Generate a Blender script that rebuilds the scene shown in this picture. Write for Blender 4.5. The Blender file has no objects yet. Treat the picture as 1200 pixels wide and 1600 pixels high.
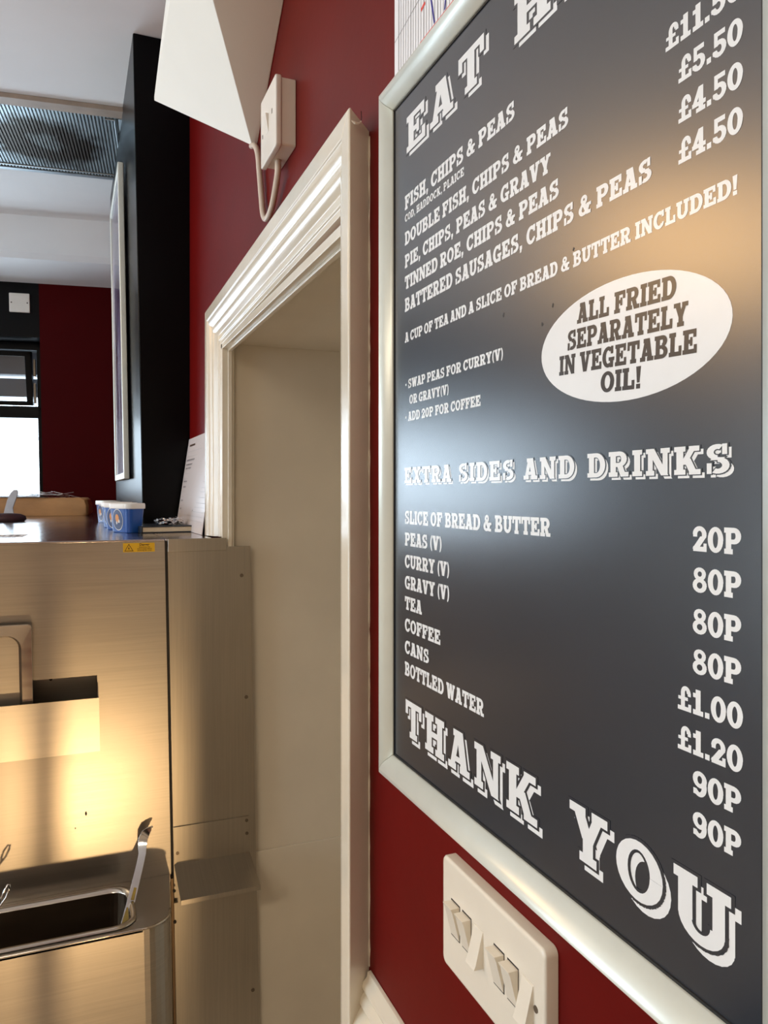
import bpy, bmesh, math, random
from mathutils import Vector, Matrix
PI = math.pi
random.seed(7)
SC = bpy.context.scene
COL = SC.collection

# ------------------------------------------------------------------ camera
# metres; camera at the origin of the plan, eye level z = 0; the right-hand wall is the plane x = 0.27
EYE = Vector((0, 0, 0))
YAW = math.atan(491.0 / 1210.0)
cam = bpy.data.objects.new('camera', bpy.data.cameras.new('camera'))
COL.objects.link(cam)
cam.data.sensor_fit = 'VERTICAL'
cam.data.sensor_height = 32.0
cam.data.lens = 32.0 * 1210.0 / 1600.0
cam.data.shift_y = -(800.0 - 771.0) / 1600.0
cam.data.clip_start = 0.02
cam.location = EYE
cam.rotation_euler = (PI / 2, 0, -YAW)
SC.camera = cam

# ------------------------------------------------------------------ sky and lights
world = bpy.data.worlds.new('sky')
SC.world = world
world.use_nodes = True
bg = world.node_tree.nodes['Background']
bg.inputs[0].default_value = (0.70, 0.86, 1.0, 1)
bg.inputs[1].default_value = 6.8

def area_light(name, loc, target, sx, sy, power, color, portal=False):
    l = bpy.data.lights.new(name, 'AREA')
    l.shape = 'RECTANGLE'; l.size = sx; l.size_y = sy; l.energy = power; l.color = color
    o = bpy.data.objects.new(name, l); COL.objects.link(o)
    o.location = loc
    o.rotation_euler = (Vector(target) - Vector(loc)).to_track_quat('-Z', 'Y').to_euler()
    if portal: l.cycles.is_portal = True
    return o

# daylight: portals guide the sky through the three openings
area_light('far_window_daylight', (-1.2, 3.98, 0.1), (-1.05, 0, 0.1), 2.3, 1.5, 1, (1, 1, 1), True)
area_light('left_window_daylight', (-3.3, 1.2, 0.1), (0, 1.2, 0.1), 2.4, 1.5, 1, (1, 1, 1), True)
# ceiling light fittings of the shop
area_light('ceiling_lamp_light', (-1.3, -0.9, 1.05), (-1.3, -0.9, -1), 1.2, 0.3, 22, (1.0, 0.88, 0.70))
# warm lamp over the far end of the range
area_light('range_lamp_light', (-1.65, 2.15, 0.90), (-1.3, 1.5, -0.2), 0.8, 0.5, 11, (1.0, 0.56, 0.19))
# low evening sun thrown back up by the polished floor in the doorway behind
sb = bpy.data.lights.new('sun_bounce', 'SPOT')
sb.energy = 27; sb.color = (1.0, 0.66, 0.33); sb.spot_size = math.radians(38); sb.spot_blend = 0.8
sb.shadow_soft_size = 0.03
so = bpy.data.objects.new('sun_bounce', sb); COL.objects.link(so)
so.location = (0.05, -0.75, -1.30)
so.rotation_euler = (Vector((0.0, 1.44, -0.66)) - so.location).to_track_quat('-Z', 'Y').to_euler()

SC.view_settings.view_transform = 'Standard'
SC.view_settings.look = 'None'
SC.view_settings.gamma = 1.0
SC.view_settings.use_curve_mapping = False
SC.view_settings.exposure = 0.36

# ------------------------------------------------------------------ materials
MATS = {}
def new_mat(name):
    m = bpy.data.materials.new(name); m.use_nodes = True
    MATS[name] = m
    nt = m.node_tree
    return m, nt, nt.nodes['Principled BSDF']

def noise(nt, scale, detail=3, rough=0.5, stretch=None):
    tc = nt.nodes.new('ShaderNodeTexCoord')
    mp = nt.nodes.new('ShaderNodeMapping')
    nt.links.new(tc.outputs['Object'], mp.inputs[0])
    if stretch: mp.inputs['Scale'].default_value = stretch
    n = nt.nodes.new('ShaderNodeTexNoise')
    n.inputs['Scale'].default_value = scale; n.inputs['Detail'].default_value = detail
    n.inputs['Roughness'].default_value = rough
    nt.links.new(mp.outputs[0], n.inputs['Vector'])
    return n

def ramp(nt, fac, stops):
    r = nt.nodes.new('ShaderNodeValToRGB')
    e = r.color_ramp.elements
    while len(e) < len(stops): e.new(0.5)
    for i, (p, c) in enumerate(stops):
        e[i].position = p; e[i].color = (c[0], c[1], c[2], 1)
    nt.links.new(fac, r.inputs[0])
    return r

def paint(name, col, rough=0.5, vary=0.06, scale=9, bump=0.0, bscale=60, stretch=None, coat=0.0, spec=0.5, metal=0.0):
    m, nt, b = new_mat(name)
    n = noise(nt, scale, 4, 0.55, stretch)
    lo = tuple(max(0, c * (1 - vary)) for c in col); hi = tuple(min(1, c * (1 + vary)) for c in col)
    r = ramp(nt, n.outputs['Fac'], [(0.3, lo), (0.7, hi)])
    nt.links.new(r.outputs[0], b.inputs['Base Color'])
    b.inputs['Roughness'].default_value = rough
    b.inputs['Coat Weight'].default_value = coat
    b.inputs['Coat Roughness'].default_value = 0.12
    b.inputs['Specular IOR Level'].default_value = spec
    b.inputs['Metallic'].default_value = metal
    if bump:
        n2 = noise(nt, bscale, 3, 0.5, stretch)
        bp = nt.nodes.new('ShaderNodeBump'); bp.inputs['Strength'].default_value = bump
        bp.inputs['Distance'].default_value = 0.002
        nt.links.new(n2.outputs['Fac'], bp.inputs['Height'])
        nt.links.new(bp.outputs[0], b.inputs['Normal'])
    return m

def steel(name, col, r0, r1, stretch, scale=3.0, bump=0.03, smear=2.0):
    m, nt, b = new_mat(name)
    b.inputs['Metallic'].default_value = 1.0
    n = noise(nt, scale, 6, 0.62, stretch)
    n3 = noise(nt, smear, 3, 0.5)
    mx = nt.nodes.new('ShaderNodeMath'); mx.operation = 'ADD'
    h1 = nt.nodes.new('ShaderNodeMath'); h1.operation = 'MULTIPLY'; h1.inputs[1].default_value = 0.5
    nt.links.new(n.outputs['Fac'], h1.inputs[0])
    h2 = nt.nodes.new('ShaderNodeMath'); h2.operation = 'MULTIPLY'; h2.inputs[1].default_value = 0.5
    nt.links.new(n3.outputs['Fac'], h2.inputs[0])
    nt.links.new(h1.outputs[0], mx.inputs[0]); nt.links.new(h2.outputs[0], mx.inputs[1])
    mr = nt.nodes.new('ShaderNodeMapRange')
    mr.inputs[1].default_value = 0.3; mr.inputs[2].default_value = 0.7
    mr.inputs[3].default_value = r0; mr.inputs[4].default_value = r1
    nt.links.new(mx.outputs[0], mr.inputs[0])
    nt.links.new(mr.outputs[0], b.inputs['Roughness'])
    rr = ramp(nt, mx.outputs[0], [(0.36, tuple(c * 0.87 for c in col)), (0.64, tuple(min(1, c * 1.04) for c in col))])
    nt.links.new(rr.outputs[0], b.inputs['Base Color'])
    bp = nt.nodes.new('ShaderNodeBump'); bp.inputs['Strength'].default_value = bump; bp.inputs['Distance'].default_value = 0.002
    nt.links.new(n.outputs['Fac'], bp.inputs['Height'])
    nt.links.new(bp.outputs[0], b.inputs['Normal'])
    return m

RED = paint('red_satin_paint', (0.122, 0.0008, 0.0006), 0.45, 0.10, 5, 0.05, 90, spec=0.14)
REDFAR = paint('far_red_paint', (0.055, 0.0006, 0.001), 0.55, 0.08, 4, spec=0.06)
BLACK = paint('black_gloss_paint', (0.0015, 0.0015, 0.002), 0.28, 0.2, 6, 0.03, 40, spec=0.13)
CREAM = paint('cream_gloss_paint', (0.74, 0.66, 0.53), 0.20, 0.04, 14, 0.10, 45, coat=0.4)
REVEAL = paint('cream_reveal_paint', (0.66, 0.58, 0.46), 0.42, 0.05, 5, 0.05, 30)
WHITE = paint('white_ceiling_paint', (0.80, 0.79, 0.78), 0.7, 0.03, 4, 0.04, 40)
FLOORM = paint('brown_floor_vinyl', (0.55, 0.43, 0.30), 0.35, 0.2, 5)
BACKW = paint('warm_back_wall_paint', (0.56, 0.44, 0.31), 0.6, 0.08, 3)
DARKP = paint('dark_post_paint', (0.018, 0.014, 0.012), 0.5, 0.1, 5)
STEEL = steel('brushed_steel', (0.52, 0.475, 0.41), 0.29, 0.36, (1.0, 1.0, 60.0), 6.0, 0.003)
STEELV = steel('upright_brushed_steel', (0.50, 0.455, 0.385), 0.30, 0.38, (60.0, 1.0, 1.0), 6.0, 0.003)
STEELTOP = steel('polished_steel_top', (0.62, 0.57, 0.57), 0.13, 0.22, (1.0, 8.0, 1.0), 4.0, 0.004)
STEELSH = steel('bright_steel', (0.74, 0.68, 0.60), 0.12, 0.26, (2.0, 2.0, 9.0), 6.0, 0.004)
STEELP = steel('pocket_steel', (0.84, 0.77, 0.65), 0.30, 0.38, (1, 1, 20), 6.0, 0.003)
CHROME = steel('polished_chrome', (0.80, 0.80, 0.80), 0.06, 0.14, (1, 1, 1), 8.0, 0.01)
DARKST = steel('dark_steel', (0.16, 0.11, 0.07), 0.3, 0.5, (1, 1, 6), 6.0, 0.05)  # darker brown steel for recesses, basin, bracket and carcass
SEAM = paint('dark_seam', (0.012, 0.009, 0.007), 0.6, 0.2, 20)
SCREW = steel('screw_metal', (0.22, 0.18, 0.14), 0.3, 0.5, (1, 1, 1), 30, 0.1)
FRAME = paint('satin_aluminium', (0.80, 0.82, 0.74), 0.34, 0.03, 30, metal=0.25, spec=0.5)
PRINT = paint('navy_poster_print', (0.012, 0.018, 0.029), 0.27, 0.10, 8, 0.004, 30, spec=0.5)
PRINT.node_tree.nodes['Principled BSDF'].inputs['IOR'].default_value = 2.05
INK = paint('white_poster_print', (0.80, 0.80, 0.80), 0.26, 0.03, 20, spec=0.5)
GREYINK = paint('dark_oval_print', (0.045, 0.040, 0.040), 0.28, 0.05, 20)
BLACKGAP = paint('black_gasket', (0.008, 0.008, 0.008), 0.5, 0.1, 20)
PLASTIC = paint('cream_switch_plastic', (0.80, 0.72, 0.60), 0.28, 0.02, 20)
PLASTICW = paint('white_switch_plastic', (0.76, 0.70, 0.62), 0.35, 0.03, 20)
DARKDOT = paint('dark_screw_hole', (0.10, 0.07, 0.045), 0.4, 0.2, 60)
WEDGE = paint('white_wedge_casing', (0.86, 0.86, 0.80), 0.5, 0.02, 6)
CABLE = paint('cream_cable', (0.62, 0.52, 0.42), 0.4, 0.04, 30)
PAPER = paint('white_paper', (0.82, 0.81, 0.82), 0.6, 0.03, 6)
GLOSSP = paint('laminated_paper', (0.80, 0.74, 0.74), 0.22, 0.03, 6, 0.10, 6)
RULE = paint('grey_ruled_line', (0.34, 0.33, 0.34), 0.6, 0.05, 30)
BLUEINK = paint('blue_marker_ink', (0.012, 0.012, 0.24), 0.5, 0.1, 30)
REDINK = paint('red_marker_ink', (0.72, 0.07, 0.06), 0.5, 0.1, 30)
TEXTINK = paint('grey_text_ink', (0.11, 0.10, 0.11), 0.6, 0.1, 30)
KRAFT = paint('brown_wrapping_paper', (0.42, 0.22, 0.085), 0.55, 0.22, 7, 0.5, 8, (1, 1, 2))
TUBBLUE = paint('blue_tub_plastic', (0.008, 0.075, 0.33), 0.30, 0.05, 12)
TUBLID = paint('white_tub_lid', (0.76, 0.74, 0.70), 0.32, 0.03, 12)
EMBNAVY = paint('navy_emblem_print', (0.01, 0.03, 0.12), 0.35, 0.1, 30)
EMBORG = paint('orange_emblem_print', (0.62, 0.25, 0.05), 0.4, 0.1, 30)
NOTE = paint('dark_notebook_cover', (0.016, 0.022, 0.028), 0.35, 0.15, 30, 0.1, 120)
PAGES = paint('cream_page_edges', (0.70, 0.58, 0.40), 0.6, 0.12, 120, stretch=(1, 1, 12))
STICKER = paint('yellow_warning_sticker', (0.72, 0.42, 0.015), 0.4, 0.05, 20)
STICKINK = paint('black_sticker_ink', (0.05, 0.02, 0.005), 0.45, 0.1, 30)
OIL = paint('dark_oil', (0.035, 0.006, 0.003), 0.12, 0.5, 30)
MUSTARD = paint('mustard_stain', (0.30, 0.19, 0.02), 0.4, 0.25, 60)
GRILLE = steel('vent_grille_steel', (0.42, 0.47, 0.50), 0.3, 0.45, (1, 1, 1), 20, 0.05)
SHUT = paint('grey_shutter', (0.10, 0.115, 0.13), 0.5, 0.2, 3)
BARK = paint('pale_branch_bark', (0.42, 0.44, 0.46), 0.8, 0.1, 8)
BUILD = paint('pale_building_render', (0.80, 0.82, 0.84), 0.8, 0.05, 1)

def grille_mat():
    # soot stain baked on to the filter mesh: an irregular ring of grime
    m, nt, b = new_mat('sooted_filter_mesh')
    b.inputs['Metallic'].default_value = 0.7; b.inputs['Roughness'].default_value = 0.38
    tc = nt.nodes.new('ShaderNodeTexCoord'); mp = nt.nodes.new('ShaderNodeMapping')
    mp.inputs['Location'].default_value = (0.07, -2.60, 0); mp.inputs['Scale'].default_value = (1, 1, 0)
    nt.links.new(tc.outputs['Object'], mp.inputs[0])
    ln = nt.nodes.new('ShaderNodeVectorMath'); ln.operation = 'LENGTH'
    nt.links.new(mp.outputs[0], ln.inputs[0])
    n = noise(nt, 14, 4, 0.6)
    a = nt.nodes.new('ShaderNodeMath'); a.operation = 'MULTIPLY_ADD'; a.inputs[1].default_value = 0.16
    nt.links.new(n.outputs['Fac'], a.inputs[0]); nt.links.new(ln.outputs['Value'], a.inputs[2])
    r = ramp(nt, a.outputs[0], [(0.05, (0.10, 0.085, 0.07)), (0.10, (0.17, 0.18, 0.18)), (0.14, (0.05, 0.038, 0.03)), (0.21, (0.06, 0.05, 0.042)), (0.27, (0.36, 0.42, 0.45))])
    nt.links.new(r.outputs[0], b.inputs['Base Color'])
    return m
MESHM = grille_mat()

def picture_mat():
    m, nt, b = new_mat('glazed_violet_picture')
    b.inputs['Roughness'].default_value = 0.12
    n = noise(nt, 3.2, 3, 0.5, (1, 2.2, 1.0))
    r = ramp(nt, n.outputs['Fac'], [(0.32, (0.04, 0.035, 0.07)), (0.48, (0.22, 0.20, 0.34)), (0.56, (0.55, 0.55, 0.68)), (0.68, (0.10, 0.08, 0.14))])
    nt.links.new(r.outputs[0], b.inputs['Base Color'])
    return m
PICT = picture_mat()

def glass_mat():
    m = bpy.data.materials.new('window_glass'); m.use_nodes = True
    nt = m.node_tree; nt.nodes.clear()
    out = nt.nodes.new('ShaderNodeOutputMaterial'); mix = nt.nodes.new('ShaderNodeMixShader')
    t = nt.nodes.new('ShaderNodeBsdfTransparent'); g = nt.nodes.new('ShaderNodeBsdfGlossy')
    g.inputs['Roughness'].default_value = 0.02; mix.inputs[0].default_value = 0.06
    nt.links.new(t.outputs[0], mix.inputs[1]); nt.links.new(g.outputs[0], mix.inputs[2])
    nt.links.new(mix.outputs[0], out.inputs[0])
    return m
GLASS = glass_mat()

def lamp_mat(name, col, s):
    m, nt, b = new_mat(name)
    b.inputs['Emission Color'].default_value = (*col, 1); b.inputs['Emission Strength'].default_value = s
    return m
TUBE = lamp_mat('ceiling_lamp_diffuser', (1, 0.94, 0.84), 4.0)

# ------------------------------------------------------------------ mesh helpers
class MB:
    def __init__(self):
        self.v = []; self.f = []; self.m = []; self.mats = []
    def mi(self, mat):
        if mat not in self.mats: self.mats.append(mat)
        return self.mats.index(mat)
    def poly(self, pts, mat):
        b = len(self.v); self.v += [tuple(p) for p in pts]
        self.f.append(list(range(b, b + len(pts)))); self.m.append(self.mi(mat)); return self
    def mesh(self, vs, fs, mat):
        b = len(self.v); self.v += [tuple(p) for p in vs]; k = self.mi(mat)
        for f in fs: self.f.append([b + i for i in f]); self.m.append(k)
        return self
    def box(self, a, c, mat, M=None):
        x0, y0, z0 = a; x1, y1, z1 = c
        vs = [(x0,y0,z0),(x1,y0,z0),(x1,y1,z0),(x0,y1,z0),(x0,y0,z1),(x1,y0,z1),(x1,y1,z1),(x0,y1,z1)]
        if M: vs = [tuple(M @ Vector(p)) for p in vs]
        return self.mesh(vs, [(3,2,1,0),(4,5,6,7),(0,1,5,4),(1,2,6,5),(2,3,7,6),(3,0,4,7)], mat)
    def prism(self, pts, vec, mat):
        # planar outline pushed along vec, capped
        n = len(pts); v = Vector(vec)
        vs = [Vector(p) for p in pts] + [Vector(p) + v for p in pts]
        fs = [tuple(range(n - 1, -1, -1)), tuple(range(n, 2 * n))] + [(i, (i + 1) % n, n + (i + 1) % n, n + i) for i in range(n)]
        return self.mesh(vs, fs, mat)
    def rings(self, rings, mat, closed=True, cap=True):
        n = len(rings[0]); vs = [p for r in rings for p in r]; fs = []
        for k in range(len(rings) - 1):
            for i in range(n if closed else n - 1):
                j = (i + 1) % n
                fs.append((k*n+i, k*n+j, (k+1)*n+j, (k+1)*n+i))
        if cap:
            fs.append(tuple(range(n - 1, -1, -1))); fs.append(tuple(range((len(rings)-1)*n, len(rings)*n)))
        return self.mesh(vs, fs, mat)
    def tube(self, path, r, mat, n=10):
        path = [Vector(p) for p in path]; rs = []
        up = Vector((0.3, 0.2, 0.93)).normalized()
        for i, p in enumerate(path):
            t = (path[min(i+1, len(path)-1)] - path[max(i-1, 0)]).normalized()
            a = t.cross(up)
            if a.length < 1e-3: a = t.cross(Vector((1, 0, 0)))
            a.normalize(); b = t.cross(a)
            rad = r[i] if isinstance(r, (list, tuple)) else r
            rs.append([p + a * rad * math.cos(2*PI*k/n) + b * rad * math.sin(2*PI*k/n) for k in range(n)])
        return self.rings(rs, mat)
    def strap(self, path, w, t, side, mat):
        # flat bar of width w along `side`, thickness t
        path = [Vector(p) for p in path]; s = Vector(side).normalized(); rs = []
        for i, p in enumerate(path):
            tg = (path[min(i+1, len(path)-1)] - path[max(i-1, 0)]).normalized()
            nn = tg.cross(s).normalized(); ww = w[i] if isinstance(w, (list, tuple)) else w
            rs.append([p + s*ww/2 + nn*t/2, p - s*ww/2 + nn*t/2, p - s*ww/2 - nn*t/2, p + s*ww/2 - nn*t/2])
        return self.rings(rs, mat)
    def disc(self, c, r, axis, mat, depth=0.002, n=18, rz=None):
        c = Vector(c); a = Vector(axis).normalized()
        u = a.cross(Vector((0, 0, 1)))
        if u.length < 1e-3: u = Vector((1, 0, 0))
        u.normalize(); w = a.cross(u)
        pts = [c + u * r * math.cos(2*PI*k/n) + w * (rz or r) * math.sin(2*PI*k/n) for k in range(n)]
        return self.prism(pts, a * depth, mat)
    def build(self, name, parent=None, bevel=0, smooth=False, lean=False, seg=2, solid=True):
        vs = self.v
        if lean: vs = [(p[0] - LEAN * p[2], p[1], p[2]) for p in vs]
        me = bpy.data.meshes.new(name)
        off = Vector((0, 0, 0))
        me.from_pydata([tuple(Vector(p)) for p in vs], [], self.f)
        for m in self.mats: me.materials.append(m)
        for p, k in zip(me.polygons, self.m): p.material_index = k
        if solid:
            bm = bmesh.new(); bm.from_mesh(me)
            bmesh.ops.recalc_face_normals(bm, faces=bm.faces); bm.to_mesh(me); bm.free()
        if smooth:
            for p in me.polygons: p.use_smooth = True
        o = bpy.data.objects.new(name, me); COL.objects.link(o)
        if parent is not None: attach(o, parent)
        if bevel:
            bv = o.modifiers.new('bevel', 'BEVEL'); bv.width = bevel; bv.segments = seg; bv.limit_method = 'ANGLE'; bv.angle_limit = math.radians(40)
            for p in me.polygons: p.use_smooth = True
            es = o.modifiers.new('wn', 'WEIGHTED_NORMAL'); es.keep_sharp = True
        return o

LEAN = 0.019      # the old pillar, range and far wall are all slightly out of plumb

def world_of(o):
    M = Matrix.Translation(o.location)
    return (world_of(o.parent) @ o.matrix_parent_inverse @ M) if o.parent else M
def attach(o, parent):
    o.parent = parent
    o.matrix_parent_inverse = world_of(parent).inverted()
def tag(o, label=None, cat=None, group=None, kind=None):
    if label: o['label'] = label
    if cat: o['category'] = cat
    if group: o['group'] = group
    if kind: o['kind'] = kind
    return o
def thing(name, loc, label, cat, group=None):
    o = bpy.data.objects.new(name, None); COL.objects.link(o)
    o.location = loc; o.empty_display_size = 0.05
    return tag(o, label, cat, group)
def struct(mb, name, **k):
    return tag(mb.build(name, **k), kind='structure')
def rounded(x0, z0, x1, z1, r, n=5):
    pts = []
    for cx, cz, a in ((x1-r, z1-r, 0), (x0+r, z1-r, 90), (x0+r, z0+r, 180), (x1-r, z0+r, 270)):
        for k in range(n + 1):
            t = math.radians(a + 90 * k / n); pts.append((cx + r*math.cos(t), cz + r*math.sin(t)))
    return pts

W = 0.27; FLZ = -1.35; CZ = 1.09; YB = -2.4; YF = 3.64
TOPZ = -0.082; YC = 1.44
OP0, OP1 = 0.755, 1.457     # sides of the opening in the right-hand wall
SOF = 0.281

# ------------------------------------------------------------------ setting
struct(MB().box((-3.3, YB-.1, FLZ-.1), (1.0, 4.2, FLZ), FLOORM), 'floor')
struct(MB().box((-3.3, YB-.1, CZ), (1.0, 4.2, CZ+.1), WHITE), 'ceiling')
wr = MB()
wr.box((W, YB, FLZ), (W+.014, OP0, CZ), RED).box((W, OP1, FLZ), (W+.014, 4.0, CZ), RED).box((W, OP0, SOF), (W+.014, OP1, CZ), RED)
struct(wr, 'wall_right')
wp = MB()
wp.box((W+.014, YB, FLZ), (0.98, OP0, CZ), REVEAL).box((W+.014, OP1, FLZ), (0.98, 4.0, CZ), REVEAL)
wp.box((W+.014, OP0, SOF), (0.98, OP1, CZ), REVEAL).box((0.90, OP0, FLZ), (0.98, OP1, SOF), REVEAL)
struct(wp, 'wall_passage')
struct(MB().box((0.3145, OP1-.004, FLZ), (0.899, OP1+.001, -0.680), REVEAL), 'trim_5', bevel=.001)
# left wall with its shop window, back wall behind the camera
wl = MB()
wl.box((-3.2, YB, FLZ), (-3.1, 0.0, CZ), BACKW).box((-3.2, 2.4, FLZ), (-3.1, 4.1, CZ), BACKW)
wl.box((-3.2, 0.0, FLZ), (-3.1, 2.4, -.65), BACKW).box((-3.2, 0.0, .85), (-3.1, 2.4, CZ), BACKW)
struct(wl, 'wall_left')
struct(MB().box((-3.3, YB-.1, FLZ), (1.0, YB, CZ), BACKW), 'wall_back')

# far wall, not quite square to the range
E1 = Vector((0.9898, -0.1425, 0)); E2 = Vector((0.1425, 0.9898, 0))
FO = Vector((0.0, 3.64, 0))
FM = Matrix(((E1.x, E2.x, 0, FO.x), (E1.y, E2.y, 0, FO.y), (0, 0, 1, 0), (0, 0, 0, 1)))
WXR = -0.108            # right side of the window recess (far-wall coordinate)
WZT = 0.672; WZB = -0.62; WXL = -2.35
fw = MB()
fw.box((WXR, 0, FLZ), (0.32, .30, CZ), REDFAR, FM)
fw.box((WXL, 0, WZT), (WXR, .30, CZ), BLACK, FM).box((WXL, 0, FLZ), (WXR, .30, WZB), BLACK, FM)
fw.box((-3.2, 0, FLZ), (WXL, .30, CZ), BLACK, FM)
struct(fw, 'wall_far', lean=True)
# boxed-in beam above the window
bk = MB()
bk.prism([tuple(FM @ Vector((-3.2, y, z))) for y, z in ((-.001, .905), (-.30, .925), (-.318, .945), (-.318, CZ), (-.001, CZ))], FM.to_3x3() @ Vector((3.50, 0, 0)), WHITE)
struct(bk, 'trim_4', lean=True)

# pillar
pl = MB().box((0.1588, 1.92, TOPZ), (0.29, 3.02, CZ), BLACK)
pl.box((0.1588, 1.92, FLZ), (0.2695, 3.02, TOPZ), BLACK)
struct(pl, 'wall_pillar', lean=True, bevel=.003)

# window
def fbox(mb, a, c, mat): return mb.box(a, c, mat, FM)
wf = MB(); f0, f1 = .12, .19
TR0, TR1 = 0.335, 0.388      # transom
fbox(wf, (WXR-.036, f0, WZB), (WXR, f1, WZT), BLACK); fbox(wf, (WXL, f0, WZB), (WXL+.05, f1, WZT), BLACK)
fbox(wf, (WXL, f0, WZT-.035), (WXR, f1, WZT), BLACK); fbox(wf, (WXL, f0, WZB), (WXR, f1, WZB+.05), BLACK)
fbox(wf, (WXL, f0, TR0), (WXR, f1, TR1), BLACK)
for x in (-0.85, -1.6): fbox(wf, (x-.03, f0, WZB), (x+.03, f1, WZT), BLACK)
win = struct(wf, 'window_1', lean=True, bevel=.003)
pn = MB()
for xa, xb in ((-0.82, WXR-.036), (-1.57, -0.88), (WXL+.05, -1.63)):
    fbox(pn, (xa, .15, WZB+.05), (xb, .156, TR0), GLASS)
pn.build('window_pane', win, lean=True)
# the hinged top light, tilted open into the room
vs = MB(); HX0, HX1 = -0.80, WXR-.052
HM = FM @ Matrix.Translation((0, .13, TR1+.004)) @ Matrix.Rotation(math.radians(9), 4, 'X')
hh = WZT-.035-TR1-.012
for a, c in (((HX0, -.02, 0), (HX0+.03, .02, hh)), ((HX1-.026, -.02, 0), (HX1, .02, hh)), ((HX0, -.02, hh-.022), (HX1, .02, hh)), ((HX0, -.02, 0), (HX1, .02, .018))):
    vs.box(a, c, BLACK, HM)
sash = vs.build('top_light', win, lean=True, bevel=.002)
MB().box((HX0+.028, -.003, .016), (HX1-.024, .003, hh-.02), GLASS, HM).build('top_light_pane', sash, lean=True)
st = MB()
st.box((WXR-.047, .10, TR1+.012), (WXR-.039, .118, TR1+.10), SCREW, FM); st.box((WXR-.047, .10, TR1+.13), (WXR-.039, .118, TR1+.205), SCREW, FM)
st.build('window_stay', win, lean=True)

# left window frame
lw = MB()
for y in (0.0, 0.78, 1.56, 2.34): lw.box((-3.17, y, -.65), (-3.12, y+.06, .85), BLACK)
lw.box((-3.17, 0, -.65), (-3.12, 2.4, -.60), BLACK).box((-3.17, 0, .80), (-3.12, 2.4, .85), BLACK)
w2 = struct(lw, 'window_2')
MB().box((-3.147, .01, -.64), (-3.142, 2.39, .84), GLASS).build('window_pane', w2)

# door trim: moulded architrave round the opening, swept on three sides
PROF = [(0.013, 0.0), (0.0, 0.0245), (0.0015, 0.026), (0.021, 0.026), (0.0222, 0.0240), (0.024, 0.0240), (0.0320, 0.0222), (0.0350, 0.0190), (0.0375, 0.0178), (0.0400, 0.0178), (0.0415, 0.0190), (0.0480, 0.0176), (0.0515, 0.0140), (0.0540, 0.0112), (0.0555, 0.0095), (0.0630, 0.0095), (0.0640, 0.0108), (0.0665, 0.0108), (0.0680, 0.0085), (0.0750, 0.0080), (0.0765, 0.0)]
YN, YFAR = 0.6896, 1.531
ZN, ZF = 0.365, 0.3530
def zhead(y): return ZN + (ZF - ZN) * (y - YN) / (YFAR - YN)
def arch(name, ends):
    # ends: two functions giving (y, z) for a profile offset w
    rs = []
    for e in ends:
        rs.append([(W - 0.0002 - h, *e(w)) for w, h in PROF])
    return struct(MB().rings(rs, CREAM), name, bevel=.0008)
nc = lambda w: (YN + w, zhead(YN) - w)
fc = lambda w: (YFAR - w, zhead(YFAR) - w)
arch('trim_1', (lambda w: (YN + w, FLZ), nc))
arch('trim_2', (nc, fc))
arch('trim_3', (fc, lambda w: (YFAR - w, TOPZ + .0005)))
# chipped filler and cracked paint on the top corner of the near upright
ch = MB()
ch.tube([(.2460, .6880, .3515), (.2495, .6882, .3500), (.2530, .6895, .3505), (.2560, .6908, .3520), (.2572, .6914, .3545)], [.0006, .0013, .0015, .0013, .0006], CREAM, 8)
ch.tube([(.2572, .6915, .3545), (.2576, .6917, .3590), (.2570, .6914, .3640)], .0004, SEAM, 6)
struct(ch, 'trim_6')
pe = random.Random(4); pts = []
z = -.459
while z < .35:
    pts.append((.2696, .7022 + pe.uniform(-.0009, .0007), z)); z += pe.uniform(.006, .02)
tube_ = MB().tube(pts, [.0004 + pe.uniform(0, .0007) for p in pts], CREAM, 6)
struct(tube_, 'trim_9')
# thin door lining with its two stop beads
ln = MB()
for a, c in (((.262, OP1-.012, FLZ), (.2845, OP1, SOF)), ((.2725, OP1-.0165, FLZ), (.2800, OP1-.012, SOF))):
    ln.box(a, c, CREAM)
ln.box((.262, OP0, SOF-.012), (.2845, OP1, SOF), CREAM).box((.2725, OP0, SOF-.0165), (.2800, OP1, SOF-.012), CREAM)
ln.box((.262, OP0, FLZ), (.2845, OP0+.012, SOF), CREAM)
struct(ln, 'door_1', bevel=.001)
# dado rail
DR = [(0, -.4604), (.0035, -.4612), (.0045, -.466), (.0085, -.470), (.0095, -.4755), (.0070, -.4795), (.0110, -.4830), (.0130, -.4880), (.0105, -.4920), (.0160, -.4960), (.0225, -.5040), (.0250, -.5150), (.0250, -.5400), (.0200, -.5500), (0, -.5540)]
rl = MB().rings([[(W - .0002 - d, y, z) for d, z in DR] for y in (YN+.009, YB+.01)], CREAM)
struct(rl, 'trim_7', bevel=.0006)

# unseen post, added to cast the dark band on the range front
st8 = MB(); st8.disc((.006, .30, FLZ), .0115, (0, 0, 1), DARKP, 1.08, 20)
struct(st8, 'shadow_post')
# unseen block added to stop the low sun short of the doorway
struct(MB().prism([(.127, .30, FLZ), (.2445, .30, FLZ), (.2445, .30, -.30), (.127, .30, -.28)], (0, .03, 0), DARKP), 'sun_blocker')

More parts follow.
